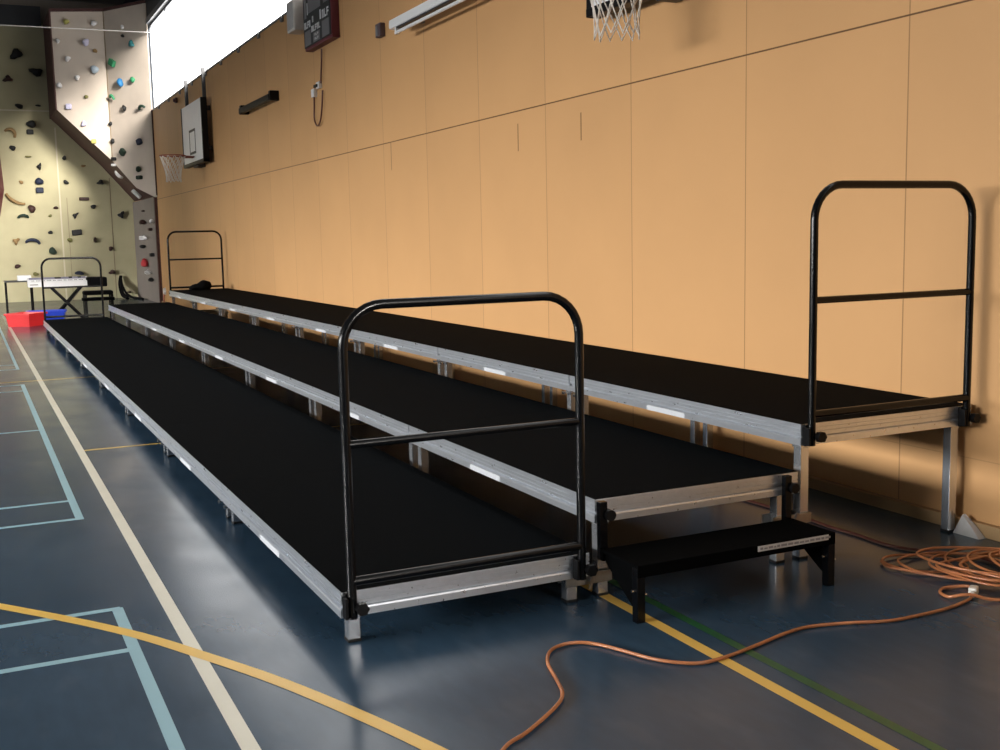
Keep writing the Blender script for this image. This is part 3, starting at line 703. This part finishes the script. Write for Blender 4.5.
# scoreboard
sb = empty('scoreboard', (XW, 9.90, 3.76), 'maroon framed scoreboard high on the orange wall', 'scoreboard')
D = -.11; hw = .555; SH = .85
MB().box(D+.01, 0, -hw, hw, 0, SH, .006).build('case', M['maroon'], sb)
MB().box(D, D+.012, -hw+.012, hw-.004, .035, SH-.03, .002).build('face', M['board_black'], sb)
def uv(u0, u1, v0, v1, d=.004): return (D-d, D+.002, hw-.02-u1*(2*hw-.04), hw-.02-u0*(2*hw-.04), .05+v0, .05+v1)
for u0, u1, v0, v1 in ((.03, .27, .0, .175), (.71, .97, .0, .185), (.36, .62, .0, .11), (.19, .68, .37, .70), (.03, .12, .33, .7), (.79, .97, .38, .7)):
    MB().box(*uv(u0, u1, v0, v1)).build('score_window', M['grey_panel'], sb)
def glyphs(u0, u1, v0, v1, n):
    lt = MB()
    for i in range(n):
        a = u0+(u1-u0)*i/n; b = a+(u1-u0)/n*.72; th = (v1-v0)*.22; sw = (b-a)*.3; k = i % 3
        lt.box(*uv(a, a+sw, v0, v1, .005))
        if k != 1: lt.box(*uv(a, b, v1-th, v1, .0052))
        if k == 0: lt.box(*uv(b-sw, b, v0, v1, .0054))
        if k == 1: lt.box(*uv(a, b, v0, v0+th, .0052))
        if k == 2: lt.box(*uv(a, b, (v0+v1)/2-th/2, (v0+v1)/2+th/2, .0056))
    lt.build('lettering', M['white'], sb)
glyphs(.02, .28, .205, .285, 4); glyphs(.30, .66, .13, .2, 5); glyphs(.64, .70, .22, .33, 1); glyphs(.73, .99, .215, .31, 3); glyphs(.34, .4, .24, .31, 1)
for v in (.05, .10): glyphs(.42, .58, v-.03, v-.005, 3)
glyphs(.15, .18, .36, .5, 1)
MB().cyl((D+.03, -hw-.0, .02), (D+.03, -hw-.03, .02), .025, 12).build('catch', M['maroon'], sb)
# cable and plug hanging below the scoreboard
cb = empty('socket_cable', (XW, 10.1, 3.3), 'thin dark cable looping from a small white socket below the scoreboard', 'cable')
q = lambda y, z: (-.03, y-10.1, z-3.3)
MB().tube(catmull([q(10.0, 3.73), q(10.02, 3.6), q(10.06, 3.45), q(10.09, 3.33)], 5), .011, 6).build('drop_lead', M['cable_dark_and_shaded'], cb)
MB().tube(catmull([q(10.4, 3.24), q(10.41, 3.1), q(10.43, 2.95), q(10.36, 2.86), q(10.27, 2.84), q(10.18, 2.88), q(10.1, 3.0), q(10.05, 3.15), q(10.03, 3.24)], 6), .011, 6).build('loop_lead', M['cable_dark_and_shaded'], cb)
tag(MB().box(-.05, 0, .25, .37, -.10, .0, .008).build('socket', M['white'], cb), 'white socket box')
MB().box(-.045, 0, .03, .16, -.02, .06, .006).build('lead_clip', M['white'], cb)
MB().box(-.06, -.005, .08, .22, .0, .035, .006).build('plug', M['black_plastic'], cb)
# small speaker left of the scoreboard
spk = empty('wall_speaker', (XW, 10.75, 4.17), 'small pale grey box speaker left of the scoreboard', 'speaker')
bx = MB().box(-.2, -.02, -.17, .17, -.12, .26, .02); bx.build('cabinet', M['offwhite'], spk)
MB().box(-.205, -.198, -.14, .14, -.09, .23, .004).build('grille', M['paper'], spk)
MB().box(-.03, 0, -.05, .05, .0, .12, .004).build('bracket', M['grey_steel'], spk)
# motion sensor
ss = empty('motion_sensor', (XW, 7.86, 3.58), 'small dark box sensor between the scoreboard and the strip light', 'sensor')
MB().box(-.06, 0, -.07, .085, -.06, .08, .012).build('housing', mat('dusky housing', (.09, .06, .065, 1), .5), ss)
MB().box(-.064, -.058, .0, .07, -.045, .055, .004).build('lens', M['grey_panel'], ss)
# strip light
sl = empty('strip_light', (XW-.18, 6.0, 3.44), 'unlit white fluorescent strip light mounted high on the orange wall', 'strip light')
MB().box(-.06, .05, -1.3, 1.04, -.0, .095, .03).build('housing', M['white'], sl)
MB().tube([(-.035, -1.25, -.045), (-.035, .9, -.045)], .016, 12).build('lamp_tube', M['white'], sl)
MB().box(-.05, .04, -1.25, .88, -.012, .002, .002).build('reflector', M['dark_steel'], sl)
for y in (-1.2, .86): MB().box(-.055, -.015, y-.02, y+.02, -.065, .0, .004).build('lamp_holder', M['white'], sl)
for y in (-.9, .7): MB().box(.045, .18, y-.03, y+.03, .02, .08, .004).build('bracket', M['grey_steel'], sl)
# black bar bracket on wall
bb = empty('wall_bar', (XW, 13.2, 3.42), 'black horizontal bar on short brackets on the orange wall', 'bar')
MB().box(-.14, -.07, -.93, .98, -.045, .05, .02).build('bar', M['black_plastic'], bb)
for y in (-.92, .9): MB().box(-.13, 0, y-.05, y+.05, -.05, .085, .008).build('bracket', M['black_plastic'], bb)
# small brown fitting near the sill, tag hanging under the stage
o = MB().box(-.05, 0, -.07, .07, -.05, .05, .012).cyl((-.05, 0, 0), (-.08, 0, 0), .035, 12).build('wall_hook', M['brown_edge']); o.location = (XW, 20.3, 4.3)
tag(o, 'small brown fitting just below the window sill left of the far backboard', 'fitting')

for o in list(C.objects):          # the wall fittings were measured on a plane 4 cm behind the finished wall face
    if o.parent is None and o.name.split('.')[0] in ('basketball_backboard', 'scoreboard', 'socket_cable', 'wall_speaker', 'motion_sensor', 'strip_light', 'wall_bar', 'wall_hook', 'wall_socket'):
        o.location.y = -3.612+(o.location.y+3.612)*.9904
        if o.name.split('.')[0] != 'basketball_backboard' and o.name != 'wall_socket': o.location.z = 1.414+(o.location.z-1.414)*.9904
# ------------------------------------------------------------------ light, camera
sun = bpy.data.lights.new('sun', 'SUN'); sun.energy = 15.0; sun.angle = math.radians(11); sun.color = (1, .95, .88)
so = bpy.data.objects.new('sun', sun); C.objects.link(so); so.location = (20, -40, 25)
so.rotation_euler = Vector((-1, 6.0, -1.2)).to_track_quat('-Z', 'Y').to_euler()
for yc, ln, tilt, spread, en in ((.8, 11.5, 18, 56, 500), (11.0, 13, 24, 56, 900)):
    dl = bpy.data.lights.new('window_and_fill_light', 'AREA'); dl.shape = 'RECTANGLE'; dl.size = ln; dl.size_y = 1.7; dl.spread = math.radians(spread); dl.energy = en; dl.color = (1, .985, .96)
    do = bpy.data.objects.new('window_and_fill_light', dl); C.objects.link(do); do.location = (XL-.3, yc, 3.2)
    do.rotation_euler = Vector((1, 0, -math.tan(math.radians(tilt)))).to_track_quat('-Z', 'Y').to_euler()
dl = bpy.data.lights.new('window_and_fill_light', 'AREA'); dl.shape = 'RECTANGLE'; dl.size = 5; dl.size_y = 1.6; dl.spread = math.radians(36); dl.energy = 165; dl.color = (1, .985, .96)  # added fill light, aimed to brighten the lower beige climbing panels
do = bpy.data.objects.new('window_and_fill_light', dl); C.objects.link(do); do.location = (XL-.3, 14.5, 3.2)
do.rotation_euler = Vector((14.9, 12.5, -4.2)).to_track_quat('-Z', 'Y').to_euler()
wd = bpy.data.worlds.new('world'); wd.use_nodes = True; bpy.context.scene.world = wd
wd.node_tree.nodes['Background'].inputs[0].default_value = (.85, .92, 1, 1); wd.node_tree.nodes['Background'].inputs[1].default_value = .3

cam = bpy.data.cameras.new('camera'); cam.sensor_width = 36; cam.lens = 1114.21*36/1000; cam.clip_end = 200; cam.clip_start = .05
co = bpy.data.objects.new('camera', cam); C.objects.link(co)
R = Matrix(((0.9018639019101132, 0.0727928662658918, -0.42584351709549584), (-0.43149242390314724, 0.10306237882923838, -0.8962100391003469), (-0.02134925164150998, 0.9920077341890308, 0.12435780941900244)))
co.matrix_world = Matrix.Translation((-1.08948, -3.61174, 1.41403)) @ R.to_4x4()
sc = bpy.context.scene; sc.camera = co
sc.view_settings.view_transform = 'Standard'; sc.view_settings.look = 'None'; sc.view_settings.gamma = 1; sc.view_settings.use_curve_mapping = False
sc.view_settings.exposure = 0.0
try:
    sc.cycles.use_denoising = True; sc.cycles.max_bounces = 8; sc.cycles.diffuse_bounces = 5; sc.cycles.sample_clamp_indirect = 8
except Exception: pass
